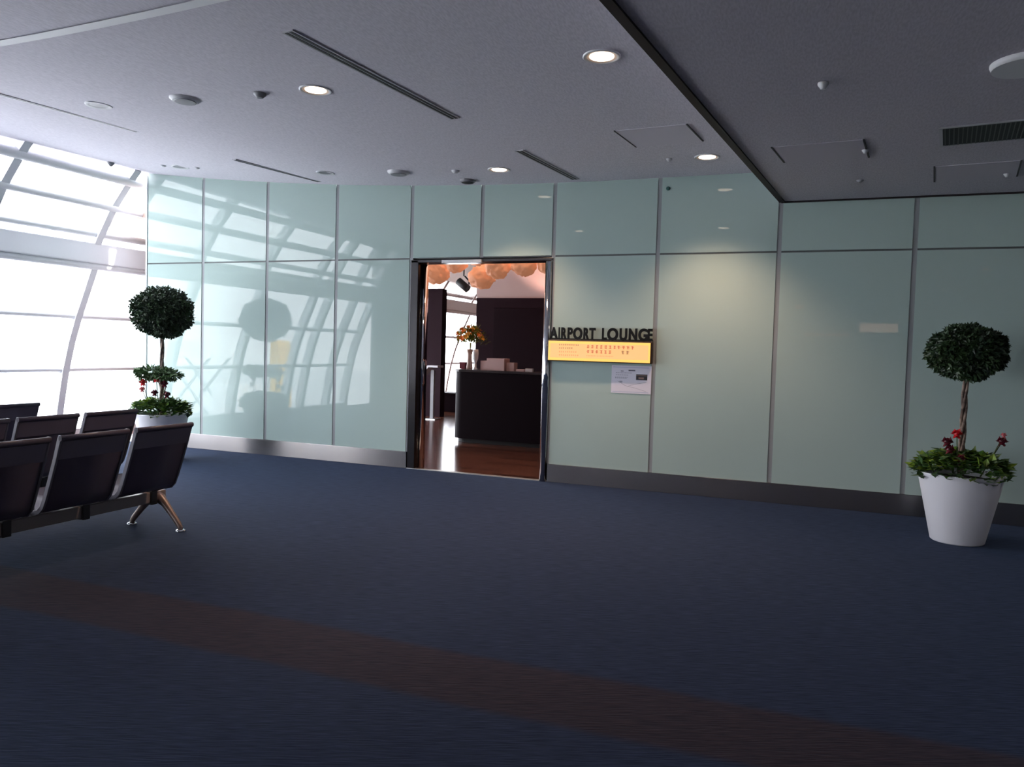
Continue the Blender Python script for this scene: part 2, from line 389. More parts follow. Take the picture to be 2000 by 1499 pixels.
# ------------------------------------------------------------------ slanting window wall
PROF = [(-9.70, -.02), (-9.625, .464), (-9.528, .946), (-9.413, 1.346), (-9.289, 1.673), (-9.12, 2.05), (-8.985, 2.349), (-8.945, 2.632), (-8.904, 2.72), (-8.649, 3.125), (-8.36, 3.46), (-8.22, 3.60)]
def window_wall(name, ys, y_end):
    w_ = struct(MB().box(-9.86, -9.66, ys[0]-.1, y_end, -.1, .10).build(name, 'white_paint'))
    for a, b_ in zip(ys[:-1], ys[1:]):
        m_ = MB(); vs = []
        out = [(x-.10, z) for x, z in PROF]
        m_.ribbon(out, .012, a+.02, b_-.02, smooth=False); m_.build('pane', 'glass', w_)
    for k, y in enumerate(ys):
        th = .05
        m_ = MB(); m_.ribbon([(x-.03, z) for x, z in PROF], .15, y-th, y+th, smooth=False)
        for (x, z) in ((-8.36, 3.46), (-8.649, 3.125), (-8.904, 2.766), (-9.289, 1.673), (-9.528, .946)):
            m_.tube([(x-.02, y-.14, z-.0), (x-.01, y, z-.01), (x-.02, y+.14, z)], [.025, .06, .025], 10)
        m_.build('mullion', 'white_paint', w_)
    for (x, z, r_) in ((-8.36, 3.42, .062), (-8.649, 3.105, .060), (-8.904, 2.76, .050), (-9.289, 1.673, .036), (-9.528, .946, .032)):
        m_ = MB(); m_.tube([(x, ys[0], z), (x, y_end, z)], r_, 12); m_.build('transom', 'white_paint', w_)
    m_ = MB(); m_.box(-9.04, -8.90, ys[0], y_end, 2.37, 2.64); m_.tube([(-8.97, ys[0], 2.34), (-8.97, y_end, 2.34)], .05, 12); m_.build('ring_beam', 'white_paint', w_, bevel=.015)
    return w_
window_wall('window_1', [.95, 1.62, 2.5, 3.0, 4.5, 6.03, 7.5], 8.9)
window_wall('window_3', [-11.4, -9.9, -8.4, -6.9, -5.4, -3.9, -2.6, -1.5], -1.45)
window_wall('window_2', [9.0, 12.0, 15.0, 17.4, 19.4, 22.0, 25.0], 25.5)

# ------------------------------------------------------------------ lounge beyond the door
mb = MB(); mb.box(-9.9, XR, WY+.25, 30, 3.05, 3.2); struct(mb.build('ceiling_lounge', 'lounge_ceiling'))
mb = MB(); mb.box(-9.4, -6.93, 13.7, 13.9, 0, 2.55); struct(mb.build('wall_partition', 'dark_wall'))
mb = MB(); mb.box(-9.9, XR, 27, 27.2, -.05, 3.1); struct(mb.build('wall_lounge_far', 'dark_wall'))
mb = MB(); mb.box(-5.42, 0, 12.0, 12.3, 2.235, 3.1); struct(mb.build('wall_lounge', 'lounge_wall'))
mb = MB(); mb.box(-5.40, -1.0, 11.96, 12.0+.28, 0, 2.245); 
dw = struct(mb.build('wall_lounge_dark', 'dark_wall'))
mb = MB(); mb.box(-5.07, -1.2, 11.94, 11.97, .1, 2.08); mb.build('recess_panel', 'dark_wall2', dw, bevel=.004)
mb = MB(); mb.box(-2.2, -2.0, WY+.2, 12, -.01, 3.1); struct(mb.build('wall_lounge_side', 'dark_wall'))
# low ledge below the far windows
mb = MB(); mb.box(-9.2, -6.0, 14.9, 15.3, 0, .40); mb.box(-9.2, -6.0, 14.88, 15.32, .37, .41)
tag(mb.build('low_ledge', 'dark_wall', bevel=.01), 'low dark ledge in front of the bright lounge windows', 'ledge')
# reception counter : rounded front left corner
def counter():
    r_ = root('reception_counter', (-4.1, 10.6, 0), 'dark brown reception counter inside the lounge doorway', 'counter')
    def outl(e=0):
        pts = []; x0, x1, y0, y1, rr = -.87-e, 1.6, -.37-e, .42+e, .14
        for (cx, cy, a0) in ((x0+rr, y0+rr, 180), (x1-.02, y0+.02, 270), (x1-.02, y1-.02, 0), (x0+rr, y1-rr, 90)):
            rad = rr if cx < 0 else .02
            for k in range(9):
                t = R(a0+k*90/8); pts.append((cx+rad*math.cos(t), cy+rad*math.sin(t)))
        return pts
    m_ = MB(); m_.prism(outl(), .06, 1.04, axis='Z', smooth=False); m_.build('body', 'counter', r_)
    m_ = MB(); m_.prism(outl(-.04), 0, .07, axis='Z'); m_.build('plinth', 'black', r_)
    m_ = MB(); m_.prism(outl(.012), 1.04, 1.075, axis='Z'); m_.build('countertop', 'counter_top', r_, bevel=.004)
counter()
# bouquet in vase
random.seed(5)
vz = root('vase_of_flowers', (-4.83, 10.5, 1.076), 'tall brown vase of orange and yellow flowers on the counter', 'vase')
mb = MB(); mb.lathe([(.045, 0), (.05, .02), (.038, .12), (.034, .22), (.048, .30)], n_=20); mb.build('vase_body', 'vase', vz)
core = MB()
for k in range(420):
    t = random.uniform(0, 2*math.pi); ph = random.uniform(-.35, 1.45); rr = random.uniform(.05, .24)
    p = Vector((math.cos(t)*math.cos(ph)*rr*1.05, math.sin(t)*math.cos(ph)*rr*1.05, .42+math.sin(ph)*rr*.9))
    d = (p-Vector((0, 0, .3))).normalized() + Vector((random.uniform(-.4, .4), random.uniform(-.4, .4), random.uniform(-.2, .4)))
    core.leaf(p, d, Vector((0, 0, 1)), random.uniform(.04, .09), random.uniform(.015, .03), 0)
core.build('foliage', 'fl_green', vz)
for mt, cnt in (('fl_orange', 26), ('fl_yellow', 16)):
    for k in range(cnt):
        t = random.uniform(0, 2*math.pi); ph = random.uniform(.0, 1.4); rr = random.uniform(.16, .235)
        p = Vector((math.cos(t)*math.cos(ph)*rr, math.sin(t)*math.cos(ph)*rr, .44+math.sin(ph)*rr*.85)); d0 = (p-Vector((0, 0, .36))).normalized()
        fm = MB(); a_ = d0.cross(Vector((.3, .2, 1))).normalized(); b2 = d0.cross(a_)
        for q in range(6):
            tt = q*math.pi/3; dd = d0*.5 + a_*math.cos(tt) + b2*math.sin(tt); fm.leaf(p, dd, d0, .055, .04, 0)
        fm.build('flower', mt, vz)
m_ = MB(); m_.tube([(0, 0, .2), (.01, 0, .4)], .012); m_.build('stems', 'fl_green', vz)
g_ = MB(); g_.lathe([(.030, 0), (.036, .01), (.02, .03), (.016, .10), (.042, .16), (.046, .24), (.040, .30)], n_=20)
tag(g_.build('glass_vase', 'vase_glass', loc=(-4.70, 10.42, 1.076)), 'pale glass vase just right of the flower vase', 'vase')
def blk(name, x0, x1, y0, y1, z1, m_, label, cat, grp=None, z0=1.076):
    b_ = MB(); b_.box(x0, x1, y0, y1, z0, z0+z1); return tag(b_.build(name, m_, bevel=.003), label, cat, grp)
blk('leaflet_holder', -5.0+.0, -4.90, 10.50, 10.56, .10, 'dark_red', 'small dark red card standing left of the flower vase', 'card')
blk('brochure_box', -4.63, -4.51, 10.45, 10.62, .135, 'card', 'lower pinkish box beside the glass vase on the counter', 'box')
blk('document_tray', -4.50, -4.22, 10.38, 10.60, .175, 'card', 'widest stacked paper tray on the counter', 'tray')
blk('paper_carton', -4.20, -4.08, 10.42, 10.56, .12, 'card', 'small pale carton right of the paper tray', 'box')
blk('card_stand', -4.04, -3.92, 10.40, 10.50, .030, 'card', 'flat stack of cards right of the small carton', 'cards')
blk('name_plate', -3.89, -3.78, 10.38, 10.44, .045, 'white_fit', 'tiny name plate at the right end of the counter items', 'name plate')
# bent information stand
ks = root('information_stand', (-6.84, 13.2, 0), 'slim silver information stand with slanted head by dark partition', 'stand')
mb = MB(); mb.box(-.035, .035, -.03, .03, 0, .95); mb.build('post', 'grey_fit', ks, bevel=.005)
mb = MB(); mb.prism([(-.24, .83), (-.20, .82), (-.04, 1.00), (.16, 1.00), (.16, 1.04), (-.06, 1.04)], -.12, .12); mb.build('head', 'slot_metal', ks, bevel=.004)
mb = MB(); mb.box(-.12, .12, -.12, .12, 0, .012); mb.build('base_plate', 'alu', ks)
# crumpled paper lanterns
random.seed(11)
def lantern(loc, r_, seed, label):
    bm = bmesh.new(); bmesh.ops.create_icosphere(bm, subdivisions=4, radius=1)
    for v in bm.verts:
        n1 = noise.noise(v.co*2.2+Vector((seed*3.1, seed, 0))); n2 = abs(noise.noise(v.co*4.5+Vector((seed, 7, seed))))
        v.co *= (1 + .16*n1 - .28*n2)*r_; v.co.z *= .88
    for f in bm.faces: f.smooth = True
    me = bpy.data.meshes.new('paper_lantern'); bm.to_mesh(me); bm.free(); me.materials.append(M['lantern'])
    rt = root('paper_lantern', loc, label, 'lantern', 'crumpled orange paper lanterns inside the lounge')
    s_ = bpy.data.objects.new('shade', me); C.objects.link(s_); s_.parent = rt
    c_ = MB(); c_.tube([(0, 0, r_*.6), (0, 0, 3.05-loc[2])], .004, 6); c_.build('cord', 'black', rt)
LN = [((-4.18, 9.40, 2.34), .185, 'crumpled orange paper lantern hanging lowest in the lounge doorway'),
      ((-4.86, 9.40, 2.42), .19, 'large paper lantern at the left edge of the cluster'),
      ((-5.02, 10.10, 2.66), .20, 'paper lantern high behind the leftmost large lantern'),
      ((-4.51, 9.30, 2.52), .155, 'paper lantern between the leftmost and the lowest lanterns'),
      ((-4.42, 9.80, 2.70), .19, 'paper lantern above and behind the lowest hanging one'),
      ((-3.87, 9.20, 2.45), .175, 'paper lantern just right of the lowest lantern, slightly higher'),
      ((-3.51, 9.20, 2.48), .175, 'paper lantern in the middle of the right half of doorway'),
      ((-3.80, 9.80, 2.64), .20, 'paper lantern high in the right half of doorway, set back'),
      ((-3.17, 9.20, 2.48), .155, 'paper lantern near the right jamb of the doorway'),
      ((-3.36, 9.75, 2.66), .19, 'paper lantern set back, near the right door jamb'),
      ((-4.72, 10.5, 2.78), .20, 'paper lantern set back at the left under the lounge ceiling'),
      ((-4.10, 10.4, 2.80), .20, 'paper lantern farthest back above the counter')]
for k, (loc, r_, lb) in enumerate(LN): lantern(loc, r_, k+1.3, lb)
sp_ = root('spotlight', (-5.67, 12.0, 2.52), 'black ceiling spotlight hanging in front of bright lounge windows', 'spotlight')
mb = MB(); mb.tube([(0, 0, .1), (0, 0, .53)], .012, 8); mb.build('stem', 'black', sp_)
mb = MB(); mb.tube([(-.10, 0, .02), (.09, -.02, -.12)], .065, 14); mb.build('head', 'black', sp_)
mb = MB(); mb.tube([(.02, 0, .10), (.10, 0, .02), (.10, 0, -.04)], .014, 8); mb.build('yoke', 'black', sp_)

# ------------------------------------------------------------------ sign, letters, notice
sg = root('lightbox_sign', (-2.065, WY, 1.285), 'glowing orange lightbox sign on the glass wall beside the doorway', 'sign')
W2, HS = .548, .228
mb = MB(); mb.box(-W2, W2, -.075, -.002, 0, HS); mb.build('case', 'sign_case', sg, bevel=.012)
mb = MB(); mb.box(-W2+.008, W2-.016, -.079, -.0745, .010, HS-.016); mb.build('glowing_border', 'sign_edge', sg, bevel=.002)
mb = MB(); mb.box(-W2+.030, W2-.036, -.081, -.078, .038, HS-.042); mb.build('face', 'sign_face', sg)
random.seed(3)
def marks(mbx, x0, x1, z, h, mi, cw, y=-.0825, gapf=.3):
    x = x0
    while x < x1 - cw*.5:
        # a square of short strokes, the size of one printed character
        for k in range(3): 
            zz = z + h*(.1+.35*k); a = random.uniform(0, .25)*cw; mbx.box(x+a, x+cw*(1-gapf)*random.uniform(.8, 1), y, y+.002, zz, zz+h*.14, mi)
        xx = x+cw*(1-gapf)*random.uniform(.3, .6); mbx.box(xx, xx+cw*.10, y, y+.002, z, z+h, mi)
        x += cw
LINES = [(-W2+.125, xe, z, .016, 0 if k > 1 else 1, .022) for k, (z, xe) in enumerate(((.165, -.20), (.130, -.26), (.092, -.22), (.058, -.20)))]
LINES += [(-.125, .385, .142, .034, 2, .046), (-.125, .13, .092, .034, 2, .046), (.24, .34, .092, .034, 1, .046), (-.125, .16, .060, .012, 0, .016)]
for a0, a1, z, h_, mi, cw in LINES:
    mb = MB(); marks(mb, a0, a1, z, h_, 0, cw); mb.build('printed_line', ['sign_soft', 'sign_brown', 'sign_red'][mi], sg)

def text_mesh(txt, size, extr, name, mat_, parent, loc, width=None, bold=.0, sx=1.0):
    cu = bpy.data.curves.new(name, 'FONT'); cu.body = txt; cu.size = size; cu.extrude = extr; cu.offset = bold; cu.align_x = 'LEFT'
    tmp = bpy.data.objects.new('tmp', cu); C.objects.link(tmp)
    dg = bpy.context.evaluated_depsgraph_get(); me = bpy.data.meshes.new_from_object(tmp.evaluated_get(dg)); me.name = name
    bpy.data.objects.remove(tmp)
    xs = [v.co.x for v in me.vertices]; k = (width/(max(xs)-min(xs))) if width else sx; x0 = min(xs)
    for v in me.vertices: v.co.x = (v.co.x-x0)*k
    me.materials.clear(); me.materials.append(M[mat_])
    ob = bpy.data.objects.new(name, me); C.objects.link(ob); ob.parent = parent; ob.location = loc; ob.rotation_euler = (R(90), 0, 0)
    return ob
lt = root('sign_lettering', (-2.60, WY-.06, 1.521), 'raised black AIRPORT LOUNGE letters standing on top of the lightbox', 'lettering')
# geometric capitals laid out one by one so each keeps its true width
adv = [('A', 0.0, .100), ('I', .108, .016), ('R', .140, .066), ('P', .218, .060), ('O', .285, .108), ('R', .408, .066), ('T', .476, .072),
       ('L', .590, .048), ('O', .642, .108), ('U', .764, .074), ('N', .854, .082), ('G', .946, .092), ('E', 1.038, .045)]
adv = [(c, x*.90, w_*.90) for c, x, w_ in adv[:7]]+[(c, .563+(x-.59)*1.05, w_*1.05) for c, x, w_ in adv[7:]]
for ch, x, w_ in adv: text_mesh(ch, .163, .010, 'letter', 'letters', lt, (x, 0, 0.0), w_, .0065)
mb = MB(); mb.box(0, 1.085, -.012, .02, -.006, .004); mb.build('rail', 'letters', lt)
for x in (.1, .55, 1.0):
    mb = MB(); mb.tube([(x, .01, .0), (x, .058, .0)], .006, 8); mb.build('standoff', 'alu', lt)

pn = root('paper_notice', (-1.733, WY, .98), 'white printed notice taped to the glass below the lightbox', 'notice')
mb = MB(); mb.box(-.205, .205, -.004, -.001, 0, .283); mb.build('sheet', 'paper', pn)
mb = MB(); y = -.0046
mb.box(-.19, .18, y, y+.001, .262, .268, 1)
mb.box(-.03, .04, y, y+.001, .228, .240, 0); mb.box(-.11, -.08, y, y+.001, .222, .229, 0)
for z, a, b_ in ((.205, -.16, .0), (.183, -.16, -.03), (.160, -.15, -.04), (.150, -.15, -.06)):
    x = a
    while x < b_: 
        w_ = random.uniform(.008, .024); mb.box(x, x+w_, y, y+.001, z, z+.006, 2); x += w_+.004
mb.box(-.165, -.155, y, y+.001, .150, .166, 2)
for a, b_, z0, z1 in ((-.14, -.06, .12, .075), (-.06, .04, .075, .055), (.04, .15, .055, .025), (-.04, .06, .07, .10), (.06, .15, .10, .115)):
    for k in range(14):
        t = k/13; mb.box(a+(b_-a)*t, a+(b_-a)*t+.007, y, y+.001, z0+(z1-z0)*t, z0+(z1-z0)*t+.004, 2)
mb.box(-.12, -.09, y, y+.001, .108, .125, 2); mb.box(-.19, .18, y, y+.001, .012, .017, 1)
mb.build('print', ['ink', 'ink_blue', 'ink_soft'], pn)
mb = MB(); mb.box(.05, .165, y, y+.001, .140, .198, 0); mb.box(.05, .165, y-.0004, y+.001, .183, .187, 1); mb.box(.075, .13, y-.0004, y+.001, .150, .168, 1); mb.build('picture', ['photo_dark', 'photo_warm'], pn)
mb = MB(); mb.lathe([(.02, 0), (.02, .006), (.012, .012)], n_=14); o = mb.build('wall_marker', 'teal'); o.rotation_euler = (R(90), 0, 0); o.location = (-1.43, WY-.001, 3.03)
tag(o, 'tiny teal round marker high on the glass right of a joint', 'marker')

# ------------------------------------------------------------------ ceiling fittings
def downlight(x, y, z, label, lit=True):
    r_ = root('downlight', (x, y, z), label, 'downlight', 'round warm downlights in the ceiling')
    m_ = MB(); m_.lathe([(.088, -.004), (.105, -.010), (.112, -.006), (.112, .004), (.088, .004), (.088, -.004)], n_=40, close=False); m_.build('trim_ring', 'white_fit', r_)
    m_ = MB(); m_.lathe([(.089, -.006), (.080, -.003), (.070, -.001)], n_=40, close=False); m_.build('reflector', 'lamp_ring', r_)
    m_ = MB(); m_.lathe([(.0001, -.0045), (.072, -.004), (.072, .002)], n_=40, close=False); m_.build('lamp', 'lamp', r_)
    return r_
DL = [(-1.25, 4.468, 'largest lit downlight, nearest the camera, beside the soffit edge'),
      (-3.30, 4.51, 'lit downlight left of the long double slot'),
      (-2.965, 7.02, 'lit downlight above the lounge doorway'),
      (-.965, 6.99, 'lit downlight near the soffit corner, above the glass wall')]
d0 = None
for x, y, lb in DL:
    if d0 is None: d0 = downlight(x, y, zc(x, y), lb)
    else: dup(d0, (x, y, zc(x, y)), lb)
def spot(x, y, z, e, col=(1, .72, .48), size=R(105), blend=.8, rad=.06):
    L = bpy.data.lights.new('downlight_beam', 'SPOT'); L.energy = e; L.color = col; L.spot_size = size; L.spot_blend = blend; L.shadow_soft_size = rad
    o = bpy.data.objects.new('downlight_beam', L); C.objects.link(o); o.location = (x, y, z-.03)
for x, y, _ in DL: spot(x, y, zc(x, y), 150, (1, .66, .44))
def disc(name, x, y, z, r_, h, m_, label, cat, grp=None, taper=.8, extra=None):
    rt = root(name, (x, y, z), label, cat, grp)
    a = MB(); a.lathe([(r_, .012), (r_, -.3*h), (r_*taper, -h)], n_=32); a.build('housing', m_, rt)
    if extra:
        a = MB(); a.lathe([(r_*.72, -h*.9), (r_*.72, -h-.003), (r_*.66, -h-.004)], n_=28); a.build('grille', extra, rt)
    return rt
def unlit(x, y, lb, r_=.095):
    rt = root('recessed_lamp', (x, y, zc(x, y)), lb, 'lamp', 'unlit recessed lamps in the ceiling')
    a = MB(); a.lathe([(r_*.75, -.003), (r_, -.010), (r_*1.06, -.004), (r_*1.06, .003)], n_=32, close=False); a.build('trim_ring', 'white_fit', rt)
    a = MB(); a.lathe([(.0001, -.001), (r_*.78, -.003)], n_=32, close=False); a.build('lens', 'grey_fit', rt)
unlit(-5.40, 4.55, 'unlit recessed lamp furthest left in the ceiling')
unlit(-5.00, 7.03, 'unlit recessed lamp near the wall left of the ceiling speaker')
unlit(-6.96, 6.96, 'unlit recessed lamp by the wall nearest the windows')
disc('ceiling_speaker', -4.46, 4.50, zc(-4.46, 4.5), .11, .022, 'white_fit', 'round white ceiling speaker left of the smoke detector', 'speaker', extra='grey_fit')
disc('ceiling_speaker', -4.08, 7.0, zc(-4.08, 7.0), .115, .03, 'white_fit', 'round ceiling speaker near the wall above the doorway left side', 'speaker', extra='grey_fit')
disc('ceiling_speaker', -3.50, 7.44, zc(-3.5, 7.44), .085, .03, 'grey_fit', 'small dark round speaker close to the wall over the door', 'speaker', extra='black')
disc('smoke_detector', -3.76, 4.49, zc(-3.76, 4.49), .045, .035, 'grey_fit', 'small conical detector left of the nearer left downlight', 'detector', taper=.45)
disc('smoke_detector', -3.43, 7.0, zc(-3.43, 7.0), .04, .03, 'white_fit', 'small detector just above the small dark speaker', 'detector', taper=.45)
disc('smoke_detector', -7.19, 6.93, zc(-7.19, 6.93), .035, .02, 'white_fit', 'small detector in the far left ceiling corner', 'detector', taper=.45)
disc('smoke_detector', -6.70, 6.95, zc(-6.70, 6.95), .03, .02, 'white_fit', 'small detector right of the far left unlit lamp', 'detector', taper=.45)
disc('sprinkler', -8.10, 7.0, zc(-8.10, 7.0), .04, .05, 'grey_fit', 'sprinkler at the ceiling edge above the windows', 'sprinkler', taper=.4)
disc('sprinkler', -1.295, 6.967, zc(-1.295, 6.967), .025, .03, 'white_fit', 'tiny sprinkler left of the soffit corner downlight', 'sprinkler', taper=.4)
def slot(x0, y0, x1, y1, w, lb, nb=2):
    cx, cy = (x0+x1)/2, (y0+y1)/2; L_ = math.hypot(x1-x0, y1-y0); a = math.atan2(x1-x0, y1-y0)
    rt = root('slot_diffuser', (cx, cy, zc(cx, cy)), lb, 'air diffuser', 'linear air slots in the ceiling', rz=-a)
    e = (zc(x1, y1)-zc(x0, y0))/2
    slope = (zc(cx+.05, cy)-zc(cx-.05, cy))/.1; rt.rotation_euler = (0, -math.atan(slope), -a)
    m_ = MB(); m_.box(-w/2-.012, w/2+.012, -L_/2, L_/2, -.006, .004); m_.build('frame', 'slot_metal', rt)
    for s_ in ((-1, 1) if nb == 2 else (0,)):
        m_ = MB(); c_ = s_*w*.27; ww = w*.17 if nb == 2 else w*.4; m_.box(c_-ww, c_+ww, -L_/2+.01, L_/2-.01, -.0075, -.005); m_.build('opening', 'black', rt)
slot(-2.83, 3.596, -2.63, 5.345, .062, 'long double slot air diffuser crossing the middle ceiling')
slot(-5.70, 6.42, -5.46, 7.561, .04, 'thin slot diffuser ending near the wall on the left')
slot(-2.50, 6.346, -2.35, 7.565, .062, 'short double slot diffuser above the doorway right side')
slot(-6.25, 3.2, -5.88, 5.365, .03, 'thin pale slot diffuser at the far left of ceiling', 1)
def hatch(c4, z, lb, m_):
    cx = sum(p[0] for p in c4)/4; cy = sum(p[1] for p in c4)/4
    rt = root('access_hatch', (cx, cy, z), lb, 'access hatch', 'square access hatches overhead')
    loc = [(p[0]-cx, p[1]-cy) for p in c4]
    a = MB(); a.prism([(x*.985, y*.985) for x, y in loc], -.004, .003, axis='Z'); a.build('cover', m_, rt)
    for i in (0, 2):
        a = MB(); p, q = Vector(loc[i]), Vector(loc[i+1]); d = (q-p).normalized(); n_ = Vector((-d.y, d.x))*.006
        a.prism([tuple(p+n_), tuple(q+n_), tuple(q-n_), tuple(p-n_)], -.006, .002, axis='Z'); a.build('shadow_gap', 'gap', rt)
hatch([(-1.55, 5.978), (-1.49, 6.497), (-.93, 6.459), (-.985, 5.955)], 3.14, 'square access hatch in the upper ceiling beside the soffit', 'hatch')
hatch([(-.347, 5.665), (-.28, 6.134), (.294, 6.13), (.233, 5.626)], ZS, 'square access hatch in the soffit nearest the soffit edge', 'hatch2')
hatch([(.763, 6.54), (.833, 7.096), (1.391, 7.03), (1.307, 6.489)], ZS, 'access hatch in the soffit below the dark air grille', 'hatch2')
disc('sprinkler', -.025, 4.427, ZS, .028, .035, 'white_fit', 'nearest sprinkler on the dark soffit', 'sprinkler', taper=.4)
disc('sprinkler', .258, 5.901, ZS, .022, .03, 'white_fit', 'sprinkler at the right side of the nearer soffit hatch', 'sprinkler', taper=.4)
disc('sprinkler', .274, 6.897, ZS, .028, .02, 'grey_fit', 'sprinkler on the soffit close to the glass wall', 'sprinkler', taper=.4)
disc('sprinkler', 1.30, 6.912, ZS, .022, .03, 'white_fit', 'sprinkler at the far right soffit hatch', 'sprinkler', taper=.4)
disc('ceiling_speaker', .885, 4.40, ZS, .155, .03, 'white_fit', 'large round speaker at the right edge of the soffit', 'speaker', taper=.95)
gr = root('air_grille', (1.12, 5.64, ZS), 'dark ribbed air grille in the soffit at the right', 'air grille', rz=R(-8))
mb = MB(); mb.box(-.42, .42, -.215, .215, -.004, .003); mb.box(-.44, .44, -.235, -.215, -.008, .003, 1); mb.box(-.44, .44, .215, .235, -.008, .003, 1); mb.box(-.44, -.42, -.235, .235, -.008, .003, 1); mb.box(.42, .44, -.235, .235, -.008, .003, 1)
mb.build('frame', ['black', 'slot_metal'], gr)
for k in range(34):
    mb = MB(); x = -.41+k*.0248; mb.box(x, x+.006, -.214, .214, -.009, -.003); mb.build('slat', 'beam_dark', gr)

# ------------------------------------------------------------------ benches
def bench(n_seat, label, loc):
    # local frame : X across (seats face -X), Y along the beam, origin at floor under the beam, at the far end
    rt = root('bench_seating', loc, label, 'bench', 'rows of linked black airport seats')
    pitch = .538; wd = .482
    back = [(.445, .818), (.436, .800), (.400, .68), (.352, .54), (.312, .43), (.292, .385), (.262, .355), (.215, .343), (.10, .352), (-.10, .378), (-.20, .392), (-.245, .385), (-.262, .36)]
    for k in range(n_seat):
        y1 = -.11-k*pitch; y0 = y1-wd
        m_ = MB(); m_.ribbon(back, .016, y0+.012, y1-.012)
        sh = m_.build('seat_shell', 'seat', rt)
        m_ = MB(); m_.tube([(.447, y0+.002, .806), (.447, y1-.002, .806)], .017, 12, flat=.8); m_.build('top_roll', 'seat', sh)
        for yy in (y0+.009, y1-.009):
            m_ = MB(); m_.ribbon(back, .026, yy-.007, yy+.007); m_.build('side_flange', 'seat_edge', sh)
        m_ = MB(); m_.ribbon([(.4375, .79), (.4035, .68)], .019, y0+.018, y1-.018, smooth=False); m_.build('head_band', 'seat_band', sh)
    ln = n_seat*pitch+.05
    m_ = MB(); m_.box(-.035, .035, -ln-.06, .06, .200, .280); m_.build('crossbeam', 'beam', rt, bevel=.006)
    for k in range(n_seat+1):
        yb = -.085-k*pitch if k else -.06
        m_ = MB(); m_.box(-.05, .05, yb-.028, yb+.028, .188, .292); m_.prism([(-.12, .35), (.20, .335), (.05, .285), (-.05, .285)], yb-.02, yb+.02); m_.build('clamp', 'beam_dark', rt, bevel=.006)
        if 0 < k < n_seat:
            m_ = MB(); m_.tube([(.235, yb+.008, .375), (.24, yb+.008, .40), (.245, yb+.008, .455)], [.022, .018, .011], 10); m_.build('armrest_bracket', 'alu', rt)
    for yl in (0, -ln+.0):
        for s_ in (-1, 1):
            m_ = MB()
            path = [(0, yl, .235), (s_*.045, yl, .222), (s_*.085, yl, .192), (s_*.15, yl, .125), (s_*.215, yl, .055), (s_*.232, yl, .03), (s_*.236, yl, .012)]
            m_.tube(path, [.045, .040, .030, .024, .022, .020, .019], 12, flat=.9); lg = m_.build('leg', 'leg', rt)
            m_ = MB(); m_.lathe([(.034, 0), (.036, .005), (.030, .012), (.018, .016)], (s_*.238, yl, 0), 20); m_.build('foot', 'chrome', lg)
    return rt
b1 = bench(4, 'nearest bench of linked black mesh airport seats, seen from behind', (-4.495, 4.29, 0))
b2 = dup(b1, (-5.60, 4.83, 0), 'second bench of black airport seats, between nearest and farthest')
b3 = dup(b1, (-6.66, 4.77, 0), 'farthest bench of black airport seats, closest to the windows')

